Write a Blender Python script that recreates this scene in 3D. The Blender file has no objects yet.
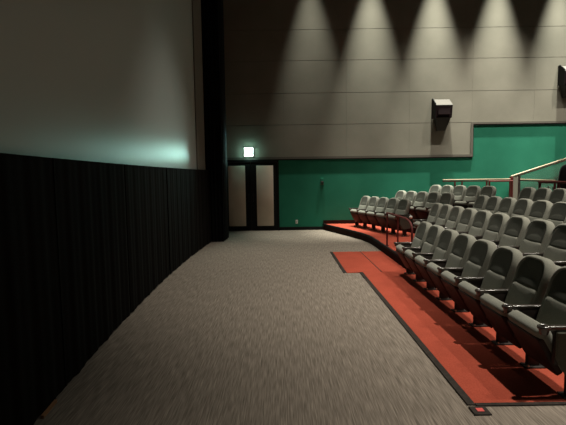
import bpy, bmesh, math, random
from mathutils import Vector, Matrix
random.seed(7)
sc = bpy.context.scene
COL = sc.collection
PI = math.pi

# ------------------------------------------------------------------ materials
def mat(name, color, rough=0.8, metal=0.0, spec=0.3, sheen=0.0):
    m = bpy.data.materials.new(name); m.use_nodes = True
    b = m.node_tree.nodes['Principled BSDF']
    b.inputs['Base Color'].default_value = (*color, 1)
    b.inputs['Roughness'].default_value = rough
    b.inputs['Metallic'].default_value = metal
    b.inputs['Specular IOR Level'].default_value = spec
    if sheen: b.inputs['Sheen Weight'].default_value = sheen
    return m

def noisy(name, c1, c2, scale=(40, 40, 40), rough=0.9, spec=0.2, bump=0.0, detail=4, lo=.35, hi=.65, second=None, sheen=0.0, metal=0.0, bumpdist=0.004):
    m = mat(name, c1, rough, metal, spec, sheen)
    nt = m.node_tree; N = nt.nodes; L = nt.links; b = N['Principled BSDF']
    tc = N.new('ShaderNodeTexCoord'); mp = N.new('ShaderNodeMapping'); mp.inputs['Scale'].default_value = scale
    nz = N.new('ShaderNodeTexNoise'); nz.inputs['Scale'].default_value = 1.0; nz.inputs['Detail'].default_value = detail
    L.new(tc.outputs['Object'], mp.inputs['Vector']); L.new(mp.outputs['Vector'], nz.inputs['Vector'])
    cr = N.new('ShaderNodeValToRGB'); cr.color_ramp.elements[0].position = lo; cr.color_ramp.elements[1].position = hi
    cr.color_ramp.elements[0].color = (*c1, 1); cr.color_ramp.elements[1].color = (*c2, 1)
    L.new(nz.outputs['Fac'], cr.inputs['Fac'])
    out = cr.outputs['Color']
    if second:
        mp2 = N.new('ShaderNodeMapping'); mp2.inputs['Scale'].default_value = second[0]
        n2 = N.new('ShaderNodeTexNoise'); n2.inputs['Scale'].default_value = 1.0; n2.inputs['Detail'].default_value = 3
        L.new(tc.outputs['Object'], mp2.inputs['Vector']); L.new(mp2.outputs['Vector'], n2.inputs['Vector'])
        r2 = N.new('ShaderNodeValToRGB'); r2.color_ramp.elements[0].position = .3; r2.color_ramp.elements[1].position = .7
        a = second[1]; r2.color_ramp.elements[0].color = (a, a, a, 1); r2.color_ramp.elements[1].color = (1, 1, 1, 1)
        L.new(n2.outputs['Fac'], r2.inputs['Fac'])
        mx = N.new('ShaderNodeMix'); mx.data_type = 'RGBA'; mx.blend_type = 'MULTIPLY'; mx.inputs['Factor'].default_value = 1
        L.new(out, mx.inputs['A']); L.new(r2.outputs['Color'], mx.inputs['B']); out = mx.outputs['Result']
    L.new(out, b.inputs['Base Color'])
    if bump:
        bp = N.new('ShaderNodeBump'); bp.inputs['Strength'].default_value = bump; bp.inputs['Distance'].default_value = bumpdist
        L.new(nz.outputs['Fac'], bp.inputs['Height']); L.new(bp.outputs['Normal'], b.inputs['Normal'])
    return m

def emis(name, color, strength):
    m = bpy.data.materials.new(name); m.use_nodes = True
    b = m.node_tree.nodes['Principled BSDF']
    b.inputs['Base Color'].default_value = (*color, 1)
    b.inputs['Emission Color'].default_value = (*color, 1); b.inputs['Emission Strength'].default_value = strength
    return m

M = {}
M['carpet'] = noisy('grey_streaked_carpet', (.190, .160, .131), (.350, .297, .247), (120, 5, 40), .95, .1, .3, 2, .33, .67, second=((60, 3.5, 10), .70))
M['red'] = noisy('red_carpet', (.36, .066, .039), (.44, .086, .051), (90, 90, 90), .95, .1, .4, 3, second=((3, 3, 3), .85))
M['carpet2'] = noisy('low_bounce_platform_carpet', (.07, .058, .048), (.10, .085, .07), (60, 60, 60), .95, .1)  # unseen platform tops kept dark to cut red bounce light
M['edge'] = noisy('dark_edging', (.018, .013, .010), (.035, .026, .020), (30, 30, 30), .7, .3)
M['black'] = mat('matt_black', (.006, .006, .006), .75, 0, .25)
M['riser'] = noisy('shaded_riser_carpet', (.020, .009, .007), (.036, .014, .011), (60, 60, 60), .95, .1)  # red carpet risers in shadow, the shade put into this dark colour
M['greywall'] = noisy('grey_acoustic_cloth', (.245, .232, .190), (.285, .268, .222), (1.4, 1.4, 1.4), .95, .1, .0, 5, .3, .7, second=((150, 150, 150), .88))
M['joint'] = mat('panel_joint', (.12, .11, .09), .9)
M['green'] = noisy('green_wall_cloth', (.024, .190, .118), (.030, .22, .137), (1.5, 1.5, 1.5), .9, .15, second=((120, 120, 120), .9))
M['ledge'] = mat('grey_ledge', (.13, .118, .10), .7)
M['beige'] = noisy('beige_door_cloth', (.74, .63, .52), (.80, .69, .57), (3, 3, 3), .9, .1)
M['screen'] = mat('projection_screen', (.50, .56, .54), .37, 0, .6)
M['masking'] = mat('grey_masking', (.19, .18, .155), .8)
M['drape'] = noisy('black_brown_drape', (.0045, .003, .0025), (.007, .005, .004), (20, 20, 3), .9, .1)
M['curtain'] = mat('black_curtain', (.004, .004, .0045), .75, 0, .12)
M['copper'] = mat('copper_brown_wood', (.35, .18, .09), .5)
M['fabric'] = noisy('grey_green_seat_fabric', (.205, .205, .172), (.27, .27, .228), (160, 160, 160), .95, .1, .5, 2, sheen=.15, bumpdist=.001, second=((9, 9, 9), .9))
M['inset'] = noisy('dark_seat_fabric', (.058, .060, .048), (.082, .084, .068), (160, 160, 160), .95, .1, .5, 2, sheen=.05, bumpdist=.001)
M['lumbar'] = noisy('mid_seat_fabric', (.19, .192, .16), (.25, .25, .21), (160, 160, 160), .95, .1, .5, 2, sheen=.1, bumpdist=.001)
M['shell'] = noisy('dark_maroon_shell', (.020, .0055, .0045), (.027, .008, .006), (20, 20, 20), .6, .3)
M['standard'] = mat('black_brown_steel', (.020, .013, .011), .55, 0, .4)
M['arm'] = mat('black_armrest', (.05, .042, .036), .22, 0, .9)
M['bolt'] = mat('bright_bolt', (.75, .68, .55), .3, 1)
M['endpanel'] = noisy('end_panel_cloth', (.10, .105, .085), (.13, .135, .11), (120, 120, 120), .95, .1)
M['redsteel'] = mat('dark_red_painted_steel', (.10, .014, .012), .6, 0, .3)
M['tan'] = mat('tan_wooden_handrail', (.30, .225, .15), .4, 0, .4)
M['whiteplastic'] = mat('white_plastic', (.75, .74, .68), .5)
M['greypanel'] = mat('grey_panel', (.20, .195, .16), .7)
M['spk'] = noisy('speaker_grille', (.016, .009, .010), (.026, .014, .016), (80, 80, 80), .85, .2)
M['spktop'] = mat('speaker_pale_top', (.085, .078, .07), .8)
M['bracket'] = mat('speaker_bracket', (.035, .033, .030), .6)
M['ceil'] = mat('dark_ceiling', (.02, .02, .018), .95)
M['wallplain'] = mat('dark_wall', (.06, .055, .048), .95)
M['chair'] = mat('black_chair_fabric', (.010, .009, .010), .8)
M['marker'] = mat('pink_red_marker', (.75, .12, .11), .5)
M['sign_face'] = emis('exit_sign_face', (.50, 1.0, .84), 110.0)
M['sign_green'] = emis('exit_sign_green', (.62, .80, .85), 60)
def acrylic():
    m = bpy.data.materials.new('smoky_acrylic'); m.use_nodes = True
    nt = m.node_tree; N = nt.nodes; L = nt.links; b = N['Principled BSDF']
    b.inputs['Base Color'].default_value = (.30, .30, .27, 1); b.inputs['Roughness'].default_value = .3
    t = N.new('ShaderNodeBsdfTransparent'); mx = N.new('ShaderNodeMixShader'); mx.inputs[0].default_value = .10
    L.new(t.outputs[0], mx.inputs[1]); L.new(b.outputs[0], mx.inputs[2]); L.new(mx.outputs[0], N['Material Output'].inputs['Surface'])
    return m
M['acrylic'] = acrylic()

# ------------------------------------------------------------------ mesh helpers
def obj(name, bm, m, parent=None, smooth=False, normals=True):
    if normals: bmesh.ops.recalc_face_normals(bm, faces=bm.faces)
    me = bpy.data.meshes.new(name); bm.to_mesh(me); bm.free()
    for x in (m if isinstance(m, (list, tuple)) else [m]): me.materials.append(x)
    if smooth:
        for p in me.polygons: p.use_smooth = True
        try: me.set_sharp_from_angle(angle=math.radians(smooth if smooth is not True else 45))
        except Exception: pass
    o = bpy.data.objects.new(name, me); COL.objects.link(o)
    if parent: o.parent = parent
    return o

def box(bm, a, b, bev=0.0, seg=2, mtx=None, mi=0):
    r = bmesh.ops.create_cube(bm, size=1.0)
    vs = r['verts']
    c = [(a[i] + b[i]) / 2 for i in range(3)]; s = [abs(b[i] - a[i]) for i in range(3)]
    for v in vs: v.co = Vector((v.co.x * s[0] + c[0], v.co.y * s[1] + c[1], v.co.z * s[2] + c[2]))
    fs = list({f for v in vs for f in v.link_faces})
    for f in fs: f.material_index = mi
    if bev:
        es = list({e for v in vs for e in v.link_edges})
        rr = bmesh.ops.bevel(bm, geom=es, offset=bev, segments=seg, profile=.5, affect='EDGES')
        vs = list({v for f in rr['faces'] for v in f.verts} | {v for v in vs if v.is_valid})
    if mtx:
        for v in vs: v.co = mtx @ v.co
    return vs

def tube(bm, pts, r, n=10, cap=True):
    pts = [Vector(p) for p in pts]; rings = []
    up = Vector((0, 0, 1))
    for i, p in enumerate(pts):
        if i == 0: t = pts[1] - p
        elif i == len(pts) - 1: t = p - pts[i - 1]
        else: t = (pts[i + 1] - p).normalized() + (p - pts[i - 1]).normalized()
        t.normalize()
        u = up if abs(t.dot(up)) < .95 else Vector((1, 0, 0))
        if i and rings:
            a = (prev - t * prev.dot(t)); a.normalize()
        else:
            a = t.cross(u).normalized()
        prev = a; b = t.cross(a)
        rr = r[i] if isinstance(r, (list, tuple)) else r
        rings.append([bm.verts.new(p + a * math.cos(2 * PI * k / n) * rr + b * math.sin(2 * PI * k / n) * rr) for k in range(n)])
    for i in range(len(rings) - 1):
        for k in range(n):
            bm.faces.new((rings[i][k], rings[i][(k + 1) % n], rings[i + 1][(k + 1) % n], rings[i + 1][k]))
    if cap:
        bm.faces.new(rings[0][::-1]); bm.faces.new(rings[-1])

def prism(bm, poly, z0, z1, top_mi=0, side_mi=0):
    lo = [bm.verts.new((x, y, z0)) for x, y in poly]; hi = [bm.verts.new((x, y, z1)) for x, y in poly]
    f = bm.faces.new(hi); f.material_index = top_mi
    f = bm.faces.new(lo[::-1]); f.material_index = side_mi
    n = len(poly)
    for i in range(n):
        f = bm.faces.new((lo[i], lo[(i + 1) % n], hi[(i + 1) % n], hi[i])); f.material_index = side_mi

def tag(o, label=None, cat=None, group=None, kind=None):
    if label: o['label'] = label
    if cat: o['category'] = cat
    if group: o['group'] = group
    if kind: o['kind'] = kind
    return o
def empty(name, loc=(0, 0, 0), rz=0):
    o = bpy.data.objects.new(name, None); COL.objects.link(o); o.location = loc; o.rotation_euler = (0, 0, rz); o.empty_display_size = .1
    return o
def struct(o, label, cat): return tag(o, label, cat, kind='structure')
def NB(): return bmesh.new()

WY = 13.40       # far wall
SX = lambda y: -2.0 + .0100 * (y - 8.0) ** 2      # plan of the screen wall
XB, YB, ZC = 13.0, -6.0, 9.6

# ------------------------------------------------------------------ setting
bm = NB(); box(bm, (-3.4, YB - .1, -.12), (XB + .1, WY + .2, 0)); struct(obj('floor', bm, M['carpet']), 'grey brown carpet with fine streaks across the hall floor', 'floor')
bm = NB(); box(bm, (-3.4, YB - .1, ZC), (XB + .1, WY + .2, ZC + .1)); struct(obj('ceiling', bm, M['ceil']), 'dark ceiling high above the seats', 'ceiling')
bm = NB(); box(bm, (-3.5, YB, 0), (-3.4, WY, ZC)); struct(obj('wall_left', bm, M['wallplain']), 'dark wall behind the screen', 'wall')
bm = NB(); box(bm, (-3.4, YB - .1, 0), (XB, YB, ZC)); struct(obj('wall_near', bm, M['wallplain']), 'dark side wall behind the viewer', 'wall')
bm = NB(); box(bm, (XB, YB - .1, 0), (XB + .1, WY + .2, ZC)); struct(obj('wall_right', bm, M['wallplain']), 'dark wall at the back of the seating', 'wall')

# far wall: backing with grey cloth panels above and green cloth below
bm = NB()
box(bm, (-3.4, WY, 0), (XB, WY + .2, ZC), mi=2)
ZS = [2.30, 3.29, 4.25, 5.23, 6.15, 7.1, 8.05, 9.0, 9.6]
XS = [-3.4, -1.87, .06, 2.01, 3.96, 5.90, 7.82, 9.77, 11.7, 13.0]
for i in range(len(XS) - 1):
    for j in range(len(ZS) - 1):
        x0, x1, z0, z1 = XS[i], XS[i + 1], ZS[j], ZS[j + 1]
        if x0 > 5.8 and j == 0: continue
        box(bm, (x0 + .0015, WY - .03, z0 + .006), (x1 - .0015, WY, z1 - .006), mi=0)
box(bm, (-.12, WY - .02, .10), (5.90, WY, 2.21), mi=1)
box(bm, (5.90, WY - .02, .10), (XB, WY, 3.20), mi=1)
struct(obj('wall_far', bm, [M['greywall'], M['green'], M['joint']]), 'side wall of grey cloth panels over green cloth', 'wall')
# stepped ledge between grey and green
bm = NB()
box(bm, (-3.4, WY - .055, 2.235), (5.94, WY, 2.30), mi=0); box(bm, (-3.4, WY - .05, 2.205), (5.94, WY, 2.235), mi=1)
box(bm, (5.875, WY - .055, 2.30), (5.94, WY, 3.29), mi=0); box(bm, (5.94, WY - .03, 2.235), (5.965, WY, 3.24), mi=1)
box(bm, (5.94, WY - .055, 3.235), (XB, WY, 3.29), mi=0); box(bm, (5.94, WY - .05, 3.20), (XB, WY, 3.235), mi=1)
struct(obj('trim_1', bm, [M['ledge'], M['black']]), 'grey and black ledge stepping up along the green cloth', 'trim')
bm = NB(); box(bm, (-.12, WY - .045, 0), (1.25, WY, .10)); struct(obj('baseboard_far', bm, M['black']), 'black baseboard under the green cloth', 'baseboard')

# double doors
for n, (x0, x1, p0, p1, hx) in enumerate([(-1.88, -1.0, -1.70, -1.165, -1.06), (-.985, -.16, -.815, -.29, -.93)], 1):
    bm = NB(); box(bm, (x0, WY - .06, .02), (x1, WY - .005, 2.15), .006)
    d = struct(obj('door_%d' % n, bm, M['black']), ['black door leaf with a dim beige cloth panel beside the curtain', 'black door leaf with a beige cloth panel beside the green wall'][n - 1], 'door')
    bm = NB(); box(bm, (p0, WY - .085, .155), (p1, WY - .061, 2.045), .008); obj('cloth_panel', bm, M['beige'], d, smooth=40)
    bm = NB(); tube(bm, [(hx, WY - .062, .92), (hx, WY - .11, .93), (hx, WY - .11, 1.15), (hx, WY - .062, 1.16)], .011, 8); obj('pull_handle', bm, M['standard'], d, smooth=50)
bm = NB()
box(bm, (-1.97, WY - .075, 0), (-1.885, WY, 2.205)); box(bm, (-.155, WY - .075, 0), (-.115, WY, 2.205)); box(bm, (-1.97, WY - .075, 2.155), (-.115, WY, 2.205))
struct(obj('trim_2', bm, M['black']), 'black frame around the double doors', 'trim')

# red carpet on the hall floor with dark edging
bm = NB(); prism(bm, [(1.365, 2.95), (2.44, 2.95), (2.44, 7.22), (2.165, 7.22), (2.165, 9.28), (1.085, 9.28), (1.085, 7.22), (1.365, 7.22)], 0, .008)
struct(obj('floor_red', bm, M['red']), 'red carpet strip laid under the front row', 'floor')
bm = NB()
for a, b in [((1.305, 2.93), (1.365, 7.22)), ((1.025, 7.22), (1.085, 9.30)), ((1.365, 2.915), (2.44, 2.95)), ((1.365, 7.22), (1.305, 7.235))]:
    box(bm, (*a, 0), (*b, .012), .003, 1)
box(bm, (1.685, 7.24, .006), (1.700, 9.27, .0105))
struct(obj('trim_3', bm, M['edge']), 'dark edging along the red carpet', 'trim')
mk = obj('floor_marker', (lambda b: (box(b, (1.30, 2.80, 0), (1.42, 2.905, .012), .003, 1), b)[1])(NB()), M['edge'])
tag(mk, 'small dark floor plate with a pink-red patch at the near corner of the red carpet', 'floor marker')
bm = NB(); box(bm, (1.335, 2.832, .011), (1.385, 2.875, .016), .002, 1); tag(obj('reflector', bm, M['marker'], mk), 'pink-red patch')

# seating platforms (concentric levels)
LV = [0, .185, .335, .485, .64]
def edge(xn, dx):   # plan of a level's front edge behind/before the rows
    return [(xn, YB), (xn, 10.35), (xn - .07 + dx * 0, 10.75), (xn - .37, 11.75), (xn - .76, 13.0), (xn - .89, WY)]
edges = [
    [(2.45, YB), (2.45, 7.2), (2.17, 7.2), (2.17, 10.15), (2.14, 10.6), (2.06, 11.05), (1.84, 11.8), (1.42, 12.98), (1.27, WY)],
    edge(3.45, 0), edge(4.40, 0), edge(5.36, 0)]
names = ['black-edged low platform carrying the second row', 'second platform step behind', 'third platform step behind', 'wide top platform with the cross aisle']
for k, e in enumerate(edges):
    bm = NB(); prism(bm, e + [(XB, WY), (XB, YB)], LV[k] if k else 0, LV[k + 1], 0, 1)
    struct(obj('seating_platform', bm, [M['red'] if k == 0 else M['carpet2'], M['riser']]), names[k], 'platform')
for k in range(4):
    x0 = 9.0 + k * .95
    bm = NB(); prism(bm, [(x0, YB), (x0, WY), (XB, WY), (XB, YB)], .64 + k * .28, .64 + (k + 1) * .28, 0, 1)
    struct(obj('seating_platform', bm, [M['carpet2'], M['riser']]), 'raised tier above the cross aisle', 'platform')
# black nosing of the lowest platform
def strip_along(bm, pts, w, z0, z1):
    for (a, b) in zip(pts[:-1], pts[1:]):
        a = Vector((*a, 0)); b = Vector((*b, 0)); d = (b - a).normalized(); nrm = Vector((-d.y, d.x, 0)) 
        q = [a - nrm * .012, b - nrm * .012, b + nrm * w, a + nrm * w]
        prism(bm, [(v.x, v.y) for v in q], z0, z1)
bm = NB(); strip_along(bm, edges[0][2:], .03, .150, .193); struct(obj('trim_4', bm, M['black']), 'black nosing on the front edge of the low platform', 'trim')
bm = NB(); box(bm, (1.27, WY - .045, .185), (4.56, WY, .30)); struct(obj('baseboard_right', bm, M['riser']), 'dark baseboard where the platform meets the green wall', 'baseboard')

# ------------------------------------------------------------------ screen, skirt drapes, curtain
def sheet(bm, ys, xf, z0, z1, th, nz=1, zf=None):
    """a vertical cloth with real thickness, front at xf(y,z)"""
    rows = []; z1f = z1 if callable(z1) else (lambda y: z1)
    for j in range(nz + 1):
        t = j / nz
        rows.append([((bm.verts.new((xf(y, t), y, (z0(y) if callable(z0) else z0) * (1 - t) + z1f(y) * t))),
                      (bm.verts.new((xf(y, t) - th, y, (z0(y) if callable(z0) else z0) * (1 - t) + z1f(y) * t)))) for y in ys])
    n = len(ys)
    for j in range(nz):
        for i in range(n - 1):
            bm.faces.new((rows[j][i][0], rows[j][i + 1][0], rows[j + 1][i + 1][0], rows[j + 1][i][0]))
            bm.faces.new((rows[j][i][1], rows[j + 1][i][1], rows[j + 1][i + 1][1], rows[j][i + 1][1]))
        bm.faces.new((rows[j][0][0], rows[j + 1][0][0], rows[j + 1][0][1], rows[j][0][1]))
        bm.faces.new((rows[j][-1][0], rows[j][-1][1], rows[j + 1][-1][1], rows[j + 1][-1][0]))
    for i in range(n - 1):
        bm.faces.new((rows[0][i][0], rows[0][i][1], rows[0][i + 1][1], rows[0][i + 1][0]))
        bm.faces.new((rows[-1][i][0], rows[-1][i + 1][0], rows[-1][i + 1][1], rows[-1][i][1]))
ys = [YB + .05 + (10.70 - YB) * i / 90 for i in range(91)]
bm = NB(); sheet(bm, ys, lambda y, t: SX(y) - .045, 1.78, 8.6, .03)
scr = obj('cinema_screen', bm, M['screen'], smooth=60)
tag(scr, 'huge grey projection screen on the left above the black skirt', 'screen')
ys2 = [9.98 + .8 * i / 8 for i in range(9)]
bm = NB(); sheet(bm, ys2, lambda y, t: SX(y) - .018, 1.81, 8.6, .02)
tag(obj('side_masking', bm, M['masking'], scr, smooth=60), 'brownish grey masking strip at the far edge')
cuts = [-6, -4.2, -2.3, -.4, 1.45, 3.28, 5.14, 7.27, 9.07, 11.02]
where = ['', '', '', '', 'nearest to the bottom left corner', 'second from the bottom left corner', 'in the middle of the row', 'second before the tall black curtain', 'next to the tall black curtain']
for i in range(3, len(cuts) - 1):
    y0, y1 = cuts[i], cuts[i + 1] + .03
    n = 64
    yy = [y0 + (y1 - y0) * k / n for k in range(n + 1)]
    ph = random.random() * 6
    def xf(y, t, y0=y0, y1=y1, ph=ph):
        u = (y - y0) / (y1 - y0)
        off = .006 * u            # each length of cloth overlaps the next
        return SX(y) - .005 + .03 - off + (.006 * math.sin(y * 17 + ph) + .004 * math.sin(y * 41 + 2 * ph)) * (1.0 - .5 * t)
    def z0(y, ph=ph): return .012 + .006 * math.sin(y * 9 + ph)
    ztop = lambda y: 1.806 + .0068 * y
    bm = NB(); sheet(bm, yy, xf, z0, ztop, .012, 4)
    o = obj('skirt_drape', bm, M['drape'], smooth=60)
    tag(o, 'black cloth skirt panel hanging under the screen, ' + (where[i] or 'behind the left picture edge'), 'drape', 'black skirt panels under the screen')
# stage base behind the skirt
bm = NB(); pl = [(SX(y) - .08, y) for y in [YB + k * (11.0 - YB) / 30 for k in range(31)]]; prism(bm, pl + [(-3.3, 11.0), (-3.3, YB)], 0, 1.70)
struct(obj('wall_under_screen', bm, M['black']), 'black structure behind the skirt under the screen', 'wall')
bm = NB(); sheet(bm, [2.84 + .22 * k / 4 for k in range(5)], lambda y, t: SX(y) + .045, 0, .022, .02)
struct(obj('trim_5', bm, M['copper']), 'short copper brown strip at the foot of the black skirt', 'trim')

# tall black curtain at the far edge of the screen
bm = NB()
path = []
def seg(a, b, n):
    for k in range(n): path.append((a[0] + (b[0] - a[0]) * k / n, a[1] + (b[1] - a[1]) * k / n))
seg((-2.05, 11.05), (-1.57, 11.05), 26); seg((-1.57, 11.05), (-1.54, 11.80), 36); seg((-1.54, 11.80), (-2.05, 11.9), 20); seg((-2.05, 11.9), (-2.05, 11.05), 16)
cx, cy = -1.8, 11.45
rings = []
for j in range(13):
    z = .01 + (ZC - .02) * j / 12
    r_ = []
    for k, (x, y) in enumerate(path):
        d = Vector((x - cx, y - cy)).normalized(); a = .016 * math.sin(k * 1.25 + .6 * math.sin(j * .5)) + .01 * math.sin(k * .52 + 1)
        r_.append(bm.verts.new((x + d.x * a, y + d.y * a, z)))
    rings.append(r_)
n = len(path)
for j in range(12):
    for k in range(n): bm.faces.new((rings[j][k], rings[j][(k + 1) % n], rings[j + 1][(k + 1) % n], rings[j + 1][k]))
bm.faces.new(rings[0][::-1]); bm.faces.new(rings[-1])
tag(obj('masking_curtain', bm, M['curtain'], smooth=70), 'tall black curtain column between the screen and the double doors', 'curtain')

# ------------------------------------------------------------------ exit sign and small wall fittings
es = empty('exit_sign', (-1.04, WY - .03, 2.315))
tag(es, 'small square glowing exit sign above the double doors', 'exit sign')
bm = NB(); box(bm, (-.128, -.085, .02), (.128, 0, .276), .008); obj('housing', bm, M['whiteplastic'], es)
bm = NB(); box(bm, (-.122, -.096, .026), (.122, -.084, .270), .003, 1); obj('lit_face', bm, M['sign_face'], es)
bm = NB()   # running figure and doorway
y0, y1 = -.0985, -.0955
def bar(a, b, w):
    a = Vector((a[0], 0, a[1])); b = Vector((b[0], 0, b[1])); d = (b - a).normalized(); nn = Vector((-d.z, 0, d.x)) * w / 2
    q = [a - nn, b - nn, b + nn, a + nn]
    lo = [bm.verts.new((v.x, y0, v.z)) for v in q]; hi = [bm.verts.new((v.x, y1, v.z)) for v in q]
    bm.faces.new(lo); bm.faces.new(hi[::-1])
    for i in range(4): bm.faces.new((lo[i], hi[i], hi[(i + 1) % 4], lo[(i + 1) % 4]))
bar((.085, .06), (.085, .23), .018); bar((.085, .23), (-.01, .23), .018)
bar((.02, .195), (.045, .195), .03)
bar((.025, .175), (.0, .12), .028); bar((.0, .12), (.04, .09), .018); bar((.04, .09), (.03, .055), .016); bar((.0, .12), (-.04, .085), .018); bar((-.04, .085), (-.075, .085), .014)
bar((.02, .165), (-.03, .155), .013); bar((.02, .165), (.06, .14), .013)
obj('pictogram', bm, M['sign_green'], es)

sw = empty('wall_box', (1.24, WY - .02, 1.43)); tag(sw, 'small dark box with a pale edge halfway up the green wall', 'wall fitting')
bm = NB(); box(bm, (-.05, -.05, .02), (.05, 0, .20), .008); obj('body', bm, M['green'], sw)
bm = NB(); box(bm, (-.04, -.065, .045), (.045, -.045, .105), .004, 1); obj('cover', bm, M['bracket'], sw)
bm = NB(); box(bm, (-.05, -.06, .0), (.05, 0, .022), .003, 1); obj('lower_edge', bm, M['ledge'], sw)
ol = empty('wall_socket', (.43, WY - .02, .205)); tag(ol, 'small white wall socket low on the green wall near the doors', 'socket')
bm = NB(); box(bm, (-.035, -.012, 0), (.035, 0, .12), .005); obj('cover_plate', bm, M['whiteplastic'], ol)
bm = NB(); box(bm, (-.008, -.015, .03), (.008, -.011, .09)); obj('slots', bm, M['bracket'], ol)

# ------------------------------------------------------------------ surround speakers
def speaker(x, zt, label):
    r = empty('wall_speaker', (x, WY - .03, zt)); tag(r, label, 'speaker', 'surround speakers on the grey wall')
    w = .255
    # cabinet profile in (y,z), y negative = out of the wall
    prof = [(-.06, .0), (-.32, -.20), (-.27, -.56), (-.06, -.56)]
    bm = NB(); a = [bm.verts.new((-w, y, z)) for y, z in prof]; b = [bm.verts.new((w, y, z)) for y, z in prof]
    bm.faces.new(a); bm.faces.new(b[::-1])
    for i in range(4): bm.faces.new((a[i], b[i], b[(i + 1) % 4], a[(i + 1) % 4]))
    bmesh.ops.bevel(bm, geom=list(bm.edges), offset=.008, segments=2, affect='EDGES')
    obj('cabinet', bm, M['spk'], r, smooth=30)
    # pale sloping top
    bm = NB(); t = .014
    q = [(-.05, .024), (-.325, -.186)]
    a = [bm.verts.new((sx, y, z)) for sx in (-w + .015, w) for y, z in q]; b = [bm.verts.new((v.co.x, v.co.y, v.co.z - t)) for v in a]
    for f in ((0, 1, 3, 2),): bm.faces.new([a[i] for i in f]); bm.faces.new([b[i] for i in f[::-1]])
    for i, j in ((0, 1), (1, 3), (3, 2), (2, 0)): bm.faces.new((a[i], b[i], b[j], a[j]))
    obj('top_plate', bm, M['spktop'], r)
    # left cheek standing proud
    bm = NB(); prc = [(-.0, .04), (-.10, .05), (-.335, -.14), (-.30, -.59), (0, -.56)]
    a = [bm.verts.new((-w - .022, y, z)) for y, z in prc]; b = [bm.verts.new((-w, y, z)) for y, z in prc]
    bm.faces.new(a); bm.faces.new(b[::-1])
    for i in range(5): bm.faces.new((a[i], b[i], b[(i + 1) % 5], a[(i + 1) % 5]))
    obj('side_cheek', bm, M['black'], r)
    # horn mouth on the front face
    bm = NB()
    for i, (hw, y, hz) in enumerate([(.20, -.400, .12)]):
        box(bm, (-.18, -.320, -.47), (.18, -.285, -.29), .006)
    obj('grille', bm, M['spk'], r)
    # tapering wall bracket
    bm = NB()
    top = [(-.21, -.30), (.21, -.30), (.21, 0), (-.21, 0)]; bot = [(-.12, -.10), (.12, -.10), (.12, 0), (-.12, 0)]
    a = [bm.verts.new((x_, y_, -.56)) for x_, y_ in top]; b = [bm.verts.new((x_, y_, -.93)) for x_, y_ in bot]
    bm.faces.new(a); bm.faces.new(b[::-1])
    for i in range(4): bm.faces.new((a[i], b[i], b[(i + 1) % 4], a[(i + 1) % 4]))
    obj('bracket', bm, M['bracket'], r)
    return r
speaker(4.92, 3.97, 'black wall speaker with a pale top, the lower one above the ledge step')
speaker(8.79, 4.92, 'black wall speaker with a pale top, higher up and cut by the right picture edge')
speaker(12.3, 5.98, 'black wall speaker with a pale top, highest of them and beyond the picture')

# ------------------------------------------------------------------ theatre seat
PITCH = .505
XL = .23       # backrest top behind the leg front
def outline(w0, w1, h, rc, n=12, rb=.03, arch=.02, ex=2.3):
    """closed outline (u,v): near-straight sides, superellipse shoulders running into a slightly arched top"""
    pts = []
    for k in range(5):
        a = -PI / 2 + (PI / 2) * k / 4; pts.append((w0 - rb + rb * math.cos(a), rb + rb * math.sin(a)))
    for k in range(1, 7):
        t = k / 7; pts.append((w0 + (w1 - w0) * t, rb + (h - rc - rb) * t))
    for k in range(n + 1):
        a = (PI / 2) * k / n
        pts.append((w1 * max(0.0, math.cos(a)) ** (2 / (ex + 1.2)), h - rc + (rc + arch) * math.sin(a) ** (2 / (ex - .35))))
    pts[-1] = (0, h + arch)
    return pts + [(-u, v) for u, v in pts[::-1][1:]]
def rings_mesh(bm, pts, rings, frame, closed_front=True, closed_back=True):
    """rings: list of (inset, depth); frame(u,v,d)->co"""
    n = len(pts)
    c = (0, sum(p[1] for p in pts) / n)
    nor = []
    for i in range(n):
        a = Vector(pts[i - 1]); b = Vector(pts[(i + 1) % n]); d = (b - a)
        d.normalize(); nor.append(Vector((-d.y, d.x)))
    R = []
    for ins, dep in rings:
        R.append([bm.verts.new(frame(pts[i][0] + nor[i].x * ins, pts[i][1] + nor[i].y * ins, dep)) for i in range(n)])
    for a, b in zip(R[:-1], R[1:]):
        for i in range(n): bm.faces.new((a[i], a[(i + 1) % n], b[(i + 1) % n], b[i]))
    if closed_back: bm.faces.new(R[0][::-1])
    if closed_front:      # dome the front with shrinking rings so it follows the dished frame
        ins, dep = rings[-1]; P = [(pts[i][0] + nor[i].x * ins, pts[i][1] + nor[i].y * ins) for i in range(n)]
        cu_ = sum(q[0] for q in P) / n; cv_ = (min(q[1] for q in P) + max(q[1] for q in P)) / 2; last = R[-1]
        for f in (.72, .42, .16):
            cur = [bm.verts.new(frame(cu_ + (q[0] - cu_) * f, cv_ + (q[1] - cv_) * f, dep)) for q in P]
            for i in range(n): bm.faces.new((last[i], last[(i + 1) % n], cur[(i + 1) % n], cur[i]))
            last = cur
        ce = bm.verts.new(frame(cu_, cv_, dep))
        for i in range(n): bm.faces.new((last[i], last[(i + 1) % n], ce))

TH = math.radians(18)
B0 = Vector((.075, 0, .39))
def bframe(u, v, d):       # d>0 = towards the sitter (front)
    bow = .018 * (1 - (u / .22) ** 2)   # backrest is slightly dished across
    return Vector((B0.x + v * math.sin(TH) - (d - bow) * math.cos(TH), u, B0.z + v * math.cos(TH) + (d - bow) * math.sin(TH)))
def cframe(u, s, t):       # folded cushion: s from nose down, t thickness to the back
    e = Vector((.50, 0, -.866)); nn = Vector((.866, 0, .50)); P = Vector((-.215, 0, .475))
    return P + e * s + nn * t + Vector((0, u, 0))

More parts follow.
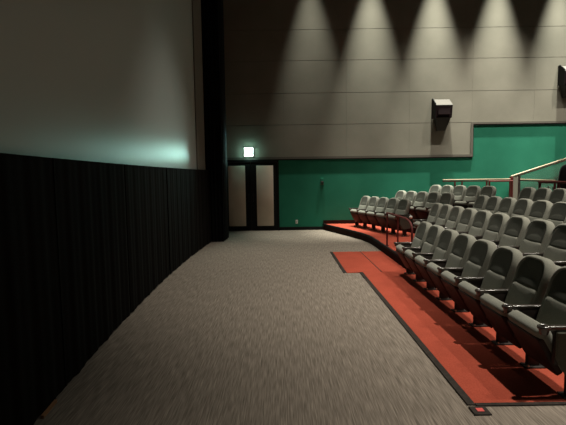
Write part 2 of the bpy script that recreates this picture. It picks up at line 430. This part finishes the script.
def rrs(w, h, r):
    p = []
    def line(a, b, n):
        for k in range(1, n): p.append((a[0] + (b[0] - a[0]) * k / n, a[1] + (b[1] - a[1]) * k / n))
    cs = [(w - r, r, -PI / 2), (w - r, h - r, 0), (-w + r, h - r, PI / 2), (-w + r, r, PI)]
    for i, (cx_, cy_, a0) in enumerate(cs):
        for k in range(6):
            a = a0 + PI / 2 * k / 5; p.append((cx_ + r * math.cos(a), cy_ + r * math.sin(a)))
        nx = cs[(i + 1) % 4]; q = (nx[0] + r * math.cos(nx[2]), nx[1] + r * math.sin(nx[2])); line(p[-1], q, 8)
    return p
def seat_proto():
    root = empty('theatre_seat')
    bm = NB(); o1 = outline(.224, .230, .525, .16)
    rings_mesh(bm, o1, [(.04, -.055), (.012, -.048), (.0, -.025), (0, .012), (.008, .034), (.022, .047), (.030, .051), (.042, .046), (.050, .030)], bframe)
    back = obj('backrest', bm, M['fabric'], root, smooth=70)
    # upper inset
    hp = [(u, v) for u, v in outline(.184, .184, .250, .12, rb=.03)]
    bm = NB(); rings_mesh(bm, [(u, v + .242) for u, v in hp], [(0, .020), (0, .040), (.008, .047), (.03, .046), (.07, .042)], bframe)
    tag(obj('head_pad', bm, M['inset'], back, smooth=70), 'darker upper pad')
    lp = rrs(.186, .238, .035)
    bm = NB(); rings_mesh(bm, [(u, v + .012) for u, v in lp], [(0, .020), (.0, .046), (.010, .056), (.03, .060), (.07, .061)], bframe)
    tag(obj('lumbar_pad', bm, M['lumbar'], back, smooth=70), 'lighter lower pad')
    bm = NB(); rings_mesh(bm, [(u, v - .21) for u, v in outline(.215, .195, .66, .08)], [(.02, -.078), (0, -.07), (0, -.046)], bframe)  # rear shell, lengthened below the backrest to block light under the seat
    tag(obj('back_shell', bm, M['shell'], back, smooth=60), 'dark maroon rear shell')
    # folded cushion, nose up
    def rr(w, h, r, n=5):
        p = []
        for (cx_, cy_, a0) in ((w - r, r, -PI / 2), (w - r, h - r, 0), (-w + r, h - r, PI / 2), (-w + r, r, PI)):
            for k in range(n + 1):
                a = a0 + PI / 2 * k / n; p.append((cx_ + r * math.cos(a), cy_ + r * math.sin(a)))
        return p
    bm = NB(); rings_mesh(bm, rr(.2235, .385, .035), [(.035, 0), (.012, .008), (0, .03), (0, .075), (.010, .098), (.035, .112), (.08, .116)], cframe)
    cu = obj('seat_cushion', bm, M['fabric'], root, smooth=70)
    bm = NB(); rings_mesh(bm, [(u, v + .052) for u, v in rr(.222, .338, .03)], [(.012, -.016), (0, -.008), (0, .03)], cframe)
    tag(obj('seat_shell', bm, M['shell'], cu, smooth=60), 'dark maroon underside shell')
    return root
def add_side(root, s, endpanel=False):
    y = s * PITCH / 2
    # standard
    bm = NB(); box(bm, (.0, y - .020, .012), (.105, y + .020, .30), .006)
    box(bm, (-.10, y - .0195, .25), (.20, y + .0195, .505), .006)
    st = obj('standard', bm, M['standard'], root, smooth=30)
    bm = NB(); box(bm, (-.03, y - .05, 0), (.16, y + .05, .014), .004)
    fp = obj('foot_plate', bm, M['standard'], st)
    for bx, by in ((-.005, y - .036), (.135, y - .036)):
        bm = NB(); tube(bm, [(bx, by, .013), (bx, by, .026)], .010, 8)
        obj('bolt', bm, M['bolt'], st, smooth=40)
    # armrest
    bm = NB(); vs = box(bm, (-.165, y - .026, .506), (.215, y + .026, .54), .010, 3)
    ar = obj('armrest', bm, M['arm'], root, smooth=50)
    bm = NB(); ringp = []
    for k in range(20):
        a = 2 * PI * k / 20; ringp.append((-.175 + .043 * math.cos(a), y + .036 * math.sin(a)))
    for k in range(20):
        pass
    n_ = 20; q = []
    for k in range(n_):
        a = 2 * PI * k / n_; c = Vector((-.172 + .040 * math.cos(a), y + .034 * math.sin(a), .528)); d = Vector((math.cos(a), math.sin(a), 0))
        q.append([bm.verts.new(c + d * .010 * math.cos(b) + Vector((0, 0, .013 * math.sin(b)))) for b in [2 * PI * i / 8 for i in range(8)]])
    for k in range(n_):
        for i in range(8): bm.faces.new((q[k][i], q[(k + 1) % n_][i], q[(k + 1) % n_][(i + 1) % 8], q[k][(i + 1) % 8]))
    # shallow well under the ring
    w0 = [bm.verts.new((-.172 + .040 * math.cos(2 * PI * k / n_), y + .034 * math.sin(2 * PI * k / n_), .52)) for k in range(n_)]
    w1 = [bm.verts.new((-.172 + .028 * math.cos(2 * PI * k / n_), y + .024 * math.sin(2 * PI * k / n_), .475)) for k in range(n_)]
    for k in range(n_): bm.faces.new((w0[k], w0[(k + 1) % n_], w1[(k + 1) % n_], w1[k]))
    bm.faces.new(w1)
    tag(obj('cup_holder', bm, M['arm'], ar, smooth=50), 'glossy round cup holder')
    if endpanel:
        bm = NB(); prof = [(-.10, .50), (.21, .50), (.235, .30), (.19, .19), (-.02, .17), (-.10, .30)]
        yo = y + s * .020; a = [bm.verts.new((x, yo, z)) for x, z in prof]; b = [bm.verts.new((x, yo + s * .022, z)) for x, z in prof]
        bm.faces.new(a); bm.faces.new(b[::-1])
        for i in range(6): bm.faces.new((a[i], b[i], b[(i + 1) % 6], a[(i + 1) % 6]))
        bmesh.ops.recalc_face_normals(bm, faces=bm.faces)
        bmesh.ops.bevel(bm, geom=list(bm.edges), offset=.006, segments=2, affect='EDGES')
        tag(obj('end_panel', bm, M['endpanel'], root, smooth=40), 'grey cloth end panel')

kids = {}
def children(o): return [c for c in bpy.data.objects if c.parent == o]
def copy_tree(o, parent=None):
    c = o.copy(); COL.objects.link(c); c.parent = parent
    for ch in kids_of(o): copy_tree(ch, c)
    return c
_cache = {}
def kids_of(o):
    if o.name not in _cache: _cache[o.name] = [c for c in bpy.data.objects if c.parent == o]
    return _cache[o.name]
# three kinds: normal seat (one armrest on its far side), near-end seat (both), far-end seat (panel outside)
pn = seat_proto(); add_side(pn, 1)
pe = seat_proto(); add_side(pe, 1); add_side(pe, -1, True)
pf = seat_proto(); add_side(pf, 1, True)
protos = {'n': pn, 'e': pe, 'f': pf}; used = set()
def place(kind, loc, rz, label, group, white=False):
    p = protos[kind]; kids_of(p)
    if kind not in used:
        used.add(kind); o = p
        for c in kids_of(p): kids_of(c)
    else: o = copy_tree(p)
    o.location = loc; o.rotation_euler = (0, 0, rz); tag(o, label, 'theatre seat', group)
    return o
for p in protos.values():
    for c in kids_of(p): kids_of(c)
ORD = ['first', 'second', 'third', 'fourth', 'fifth', 'sixth', 'seventh', 'eighth', 'ninth', 'tenth', 'eleventh', 'twelfth']
rows_near = [
    ('front', 2.07, 0.0, 8, 6.815), ('second', 2.98, LV[1], 11, 8.77), ('third', 3.91, LV[2], 9, 8.77), ('fourth', 4.85, LV[3], 7, 8.77)]
for rn, x, z, n, ytop in rows_near:
    for k in range(n):
        y = ytop - k * PITCH
        kind = 'f' if k == 0 else ('e' if (rn == 'front' and k == n - 1) else 'n')
        if rn == 'front':
            zf = .008
            lab = 'grey tip-up seat in the front row, ' + (ORD[k] + ' from the centre aisle' if k < 7 else 'last and nearest, with the grey end panel')
        else:
            zf = 0
            lab = 'grey tip-up seat in the near block, %s row, %s from the centre aisle' % (rn, ORD[k])
        place(kind, (x, y, z + zf), 0, lab, 'grey theatre seats of the near block')
AL = math.radians(17.0)
face = Vector((-math.cos(AL), -math.sin(AL), 0)); along = Vector((math.sin(AL), -math.cos(AL), 0))
far_last = None
for rn, (x, y), z in [('front', (2.47, 12.55), LV[1]), ('second', (3.45, 12.32), LV[2]), ('third', (4.45, 12.32), LV[3])]:
    for k in range(5):
        top = Vector((x, y, z)) + along * PITCH * k
        loc = top + face * XL
        kind = 'f' if k == 0 else ('e' if k == 4 else 'n')
        lab = 'grey tip-up seat in the far block, %s row, %s' % (rn, ['nearest the wall', 'second from the wall', 'middle of five', 'second from the aisle', 'at the aisle end'][k])
        o = place(kind, loc, AL, lab, 'grey theatre seats of the far block')
        if rn == 'front' and k == 4: far_last = o
# white round plate on the aisle end of the far front row
bm = NB(); bmesh.ops.create_uvsphere(bm, u_segments=16, v_segments=10, radius=.042, matrix=Matrix.Translation((.17, -PITCH / 2 - .085, .47)))
tag(obj('end_knob', bm, M['whiteplastic'], far_last, smooth=40), 'small white round knob')

# ------------------------------------------------------------------ rails
def arc(p0, p1, p2, n=6):
    p0, p1, p2 = map(Vector, (p0, p1, p2))
    return [p0 * (1 - t) ** 2 + p1 * 2 * t * (1 - t) + p2 * t * t for t in [k / n for k in range(n + 1)]]
hr = empty('aisle_handrail', (2.2, 8.94, LV[1])); tag(hr, 'dark red tubular handrail on the low platform edge beside the front row', 'handrail')
def rel(o, pts): return [Vector(p) - o.location for p in pts]
bm = NB(); pts = [(2.20, 8.94, .885), (2.215, 8.6, .885), (2.235, 8.2, .885), (2.25, 7.85, .88)] + arc((2.25, 7.85, .88), (2.26, 7.42, .875), (2.26, 7.40, .70))[1:] + [(2.26, 7.40, .187)]
tube(bm, rel(hr, pts), .019, 12); obj('rail', bm, M['redsteel'], hr, smooth=50)
for px, py in ((2.20, 8.94), (2.232, 8.22)):
    bm = NB(); tube(bm, rel(hr, [(px, py, LV[1]), (px, py, .885)]), .018, 12); tube(bm, rel(hr, [(px, py, LV[1]), (px, py, LV[1] + .012)]), .045, 16)
    obj('post', bm, M['redsteel'], hr, smooth=50)

def rail_run(name, label, pts, posts, zb, m_top, r=.022, lower=None):
    o = empty(name, pts[0]); o.location.z = zb; tag(o, label, 'handrail')
    bm = NB(); tube(bm, rel(o, pts), r, 10); obj('rail', bm, m_top, o, smooth=50)
    if lower:
        bm = NB(); tube(bm, rel(o, [(p[0], p[1], p[2] - lower) for p in pts]), r * .8, 10); obj('lower_rail', bm, M['redsteel'], o, smooth=50)
    for (px, py, zt) in posts:
        bm = NB(); box(bm, Vector((px - .02, py - .02, zb)) - o.location, Vector((px + .02, py + .02, zt)) - o.location, .004)
        obj('post', bm, M['redsteel'], o)
    return o
L4 = LV[4]
rail_run('guard_rail', 'level tan and red guard rail behind the far block in front of the green wall', [(4.93, 13.1, 1.52), (7.0, 13.1, 1.52)], [(5.30, 13.1, 1.49), (5.52, 13.1, 1.49), (6.28, 13.1, 1.49)], .485 if False else L4, M['tan'], .020, .045)
rail_run('guard_rail', 'short red guard rail joining the big red post of the stair rail', [(6.05, 12.5, 1.47), (6.75, 12.5, 1.47)], [(6.07, 12.5, 1.46), (6.73, 12.5, 1.46)], L4, M['redsteel'], .022)
rail_run('guard_rail', 'dark red guard rail behind the fourth near row at the right edge', [(5.80, 9.62, 1.48), (5.80, 3.5, 1.48)], [(5.80, 9.60, 1.47), (5.80, 8.95, 1.47), (5.80, 7.2, 1.47), (5.80, 5.4, 1.47), (5.80, 3.55, 1.47)], L4, M['redsteel'], .030)
gr = rail_run('guard_rail', 'thin tan guard rail crossing the aisle between the stair rail and the black chair', [(7.18, 12.85, 1.51), (6.95, 10.85, 1.49)], [(6.95, 10.87, 1.48)], L4, M['tan'], .017, .035)
# stair rail rising along the wall
sr = empty('stair_rail', (7.15, 13.2, L4)); tag(sr, 'tan handrail climbing to the right along the green wall from a red post', 'handrail')
zr = lambda x: 1.615 + (x - 7.12) * .313
bm = NB(); tube(bm, rel(sr, [(7.08, 13.2, zr(7.08)), (11.4, 13.2, zr(11.4))]), .024, 12); obj('handrail', bm, M['tan'], sr, smooth=50)
bm = NB(); tube(bm, rel(sr, [(7.10, 13.2, zr(7.10) - .05), (11.4, 13.2, zr(11.4) - .05)]), .016, 8); tag(obj('under_rail', bm, M['redsteel'], sr, smooth=50), 'dark red rail under the wood')
bm = NB(); box(bm, Vector((7.04, 13.16, L4)) - sr.location, Vector((7.13, 13.24, zr(7.1) - .02)) - sr.location, .006); tag(obj('post', bm, M['redsteel'], sr), 'thick red post')
bm = NB(); box(bm, Vector((7.135, 13.18, L4)) - sr.location, Vector((7.29, 13.22, zr(7.15) - .04)) - sr.location, .004); tag(obj('side_panel', bm, M['greypanel'], sr), 'grey narrow panel')
bm = NB(); box(bm, Vector((7.295, 13.17, L4)) - sr.location, Vector((7.36, 13.23, zr(7.3) - .03)) - sr.location, .004); tag(obj('post', bm, M['standard'], sr), 'thin dark post')
for px in (9.4, 11.35):
    zb = L4 + .28 * max(0, int((px - 9.0) / .95) + 1)
    bm = NB(); box(bm, Vector((px - .025, 13.175, zb)) - sr.location, Vector((px + .025, 13.225, zr(px) - .02)) - sr.location, .004); obj('post', bm, M['redsteel'], sr)
bm = NB(); q = [(7.37, L4 + .02), (8.95, L4 + .02), (8.95, zr(8.95) - .06), (7.37, zr(7.37) - .06)]
a = [bm.verts.new(Vector((x, 13.196, z)) - sr.location) for x, z in q]; b = [bm.verts.new(Vector((x, 13.204, z)) - sr.location) for x, z in q]
bm.faces.new(a); bm.faces.new(b[::-1])
for i in range(4): bm.faces.new((a[i], b[i], b[(i + 1) % 4], a[(i + 1) % 4]))
tag(obj('infill_panel', bm, M['acrylic'], sr), 'faint smoky clear panel')

# black high-backed chair at the right edge
ch = empty('high_back_chair', (7.44, 11.3, L4), math.radians(-8)); tag(ch, 'black high-backed chair in the cross aisle, cut by the right picture edge', 'chair')
bm = NB(); pts = outline(.27, .22, .78, .19)
rings_mesh(bm, pts, [(.04, -.05), (0, -.03), (0, .02), (.03, .05), (.10, .05)], lambda u, v, d: Vector((u, -.22 + .0 * v + d + v * -.10, .46 + v))); obj('backrest', bm, M['chair'], ch, smooth=60)
bm = NB(); box(bm, (-.26, -.24, .40), (.26, .26, .50), .035, 3); obj('seat', bm, M['chair'], ch, smooth=50)
bm = NB(); tube(bm, [(0, 0, .08), (0, 0, .40)], .03, 12); obj('column', bm, M['standard'], ch, smooth=50)
bm = NB()
for k in range(5):
    a = 2 * PI * k / 5; tube(bm, [(0, 0, .09), (.28 * math.cos(a), .28 * math.sin(a), .055)], [.025, .016], 8); tube(bm, [(.28 * math.cos(a), .28 * math.sin(a) - .012, .027), (.28 * math.cos(a), .28 * math.sin(a) + .012, .027)], .027, 12)
obj('star_base', bm, M['standard'], ch, smooth=50)
for s in (-1, 1):
    bm = NB(); tube(bm, [(s * .29, -.15, .46), (s * .31, -.15, .66), (s * .31, .12, .68), (s * .29, .12, .46)], .017, 8); obj('armrest', bm, M['standard'], ch, smooth=50)

# ------------------------------------------------------------------ lights (ceiling spots, some of them added fill)
def spot(loc, target, power, angle, blend, size, color):
    l = bpy.data.lights.new('house_or_fill_spot', 'SPOT'); l.energy = power; l.spot_size = math.radians(angle); l.spot_blend = blend
    l.shadow_soft_size = size; l.color = color
    o = bpy.data.objects.new('house_or_fill_spot', l); COL.objects.link(o); o.location = loc
    d = Vector(target) - Vector(loc); o.rotation_euler = d.to_track_quat('-Z', 'Y').to_euler()
    return o
WARM = (1.0, .93, .80); WASH = (1.0, 1.0, .86)
for x in (.92, 2.76, 4.70, 6.60, 8.50, 10.4, 12.3):
    spot((x, WY - .58, 9.55), (x, WY - .58, 0), 8800 if x > 3 else (6800 if x > 1 else 2600), 30, 1.0, .05, WASH)        # tight beam: the scallops
for x, p in ((4.9, 850), (6.6, 2000), (9.6, 2300)): spot((x, WY - 2.6, 9.5), (x, WY - 1.3, 2.6), p, 57, 1.0, .04, WARM)
HL = [(5.0, 3.5, 3300, 74), (8.0, 3.0, 2000, 84), (8.0, 4.6, 2000, 84), (2.6, 9.8, 1000, 58), (.8, 7.5, 1750, 56), (8.8, 9.6, 600, 84)]  # fourth and fifth spots are added fill to brighten the floor
for x, y, p, a in HL:
    spot((x, y, 9.5), (x - .3, y + .3, 0), p, a, .9, .12, WARM)

# ------------------------------------------------------------------ world, camera, view
w = bpy.data.worlds.new('hall'); w.use_nodes = True; sc.world = w
w.node_tree.nodes['Background'].inputs['Color'].default_value = (.02, .02, .02, 1); w.node_tree.nodes['Background'].inputs['Strength'].default_value = .2
cam = bpy.data.cameras.new('camera'); co = bpy.data.objects.new('camera', cam); COL.objects.link(co)
cam.sensor_fit = 'HORIZONTAL'; cam.sensor_width = 36; cam.lens = 36 * 425 / 566; cam.clip_start = .05; cam.clip_end = 60
p = math.atan(34.5 / 425)
Rm = Matrix.Rotation(PI / 2 - p, 4, 'X') @ Matrix.Rotation(math.radians(-.8), 4, 'Z')
co.matrix_world = Matrix.Translation((0, 0, 1.65)) @ Rm
sc.camera = co
vs = sc.view_settings; vs.view_transform = 'Standard'; vs.look = 'None'; vs.gamma = 1; vs.use_curve_mapping = False; vs.exposure = 0.0
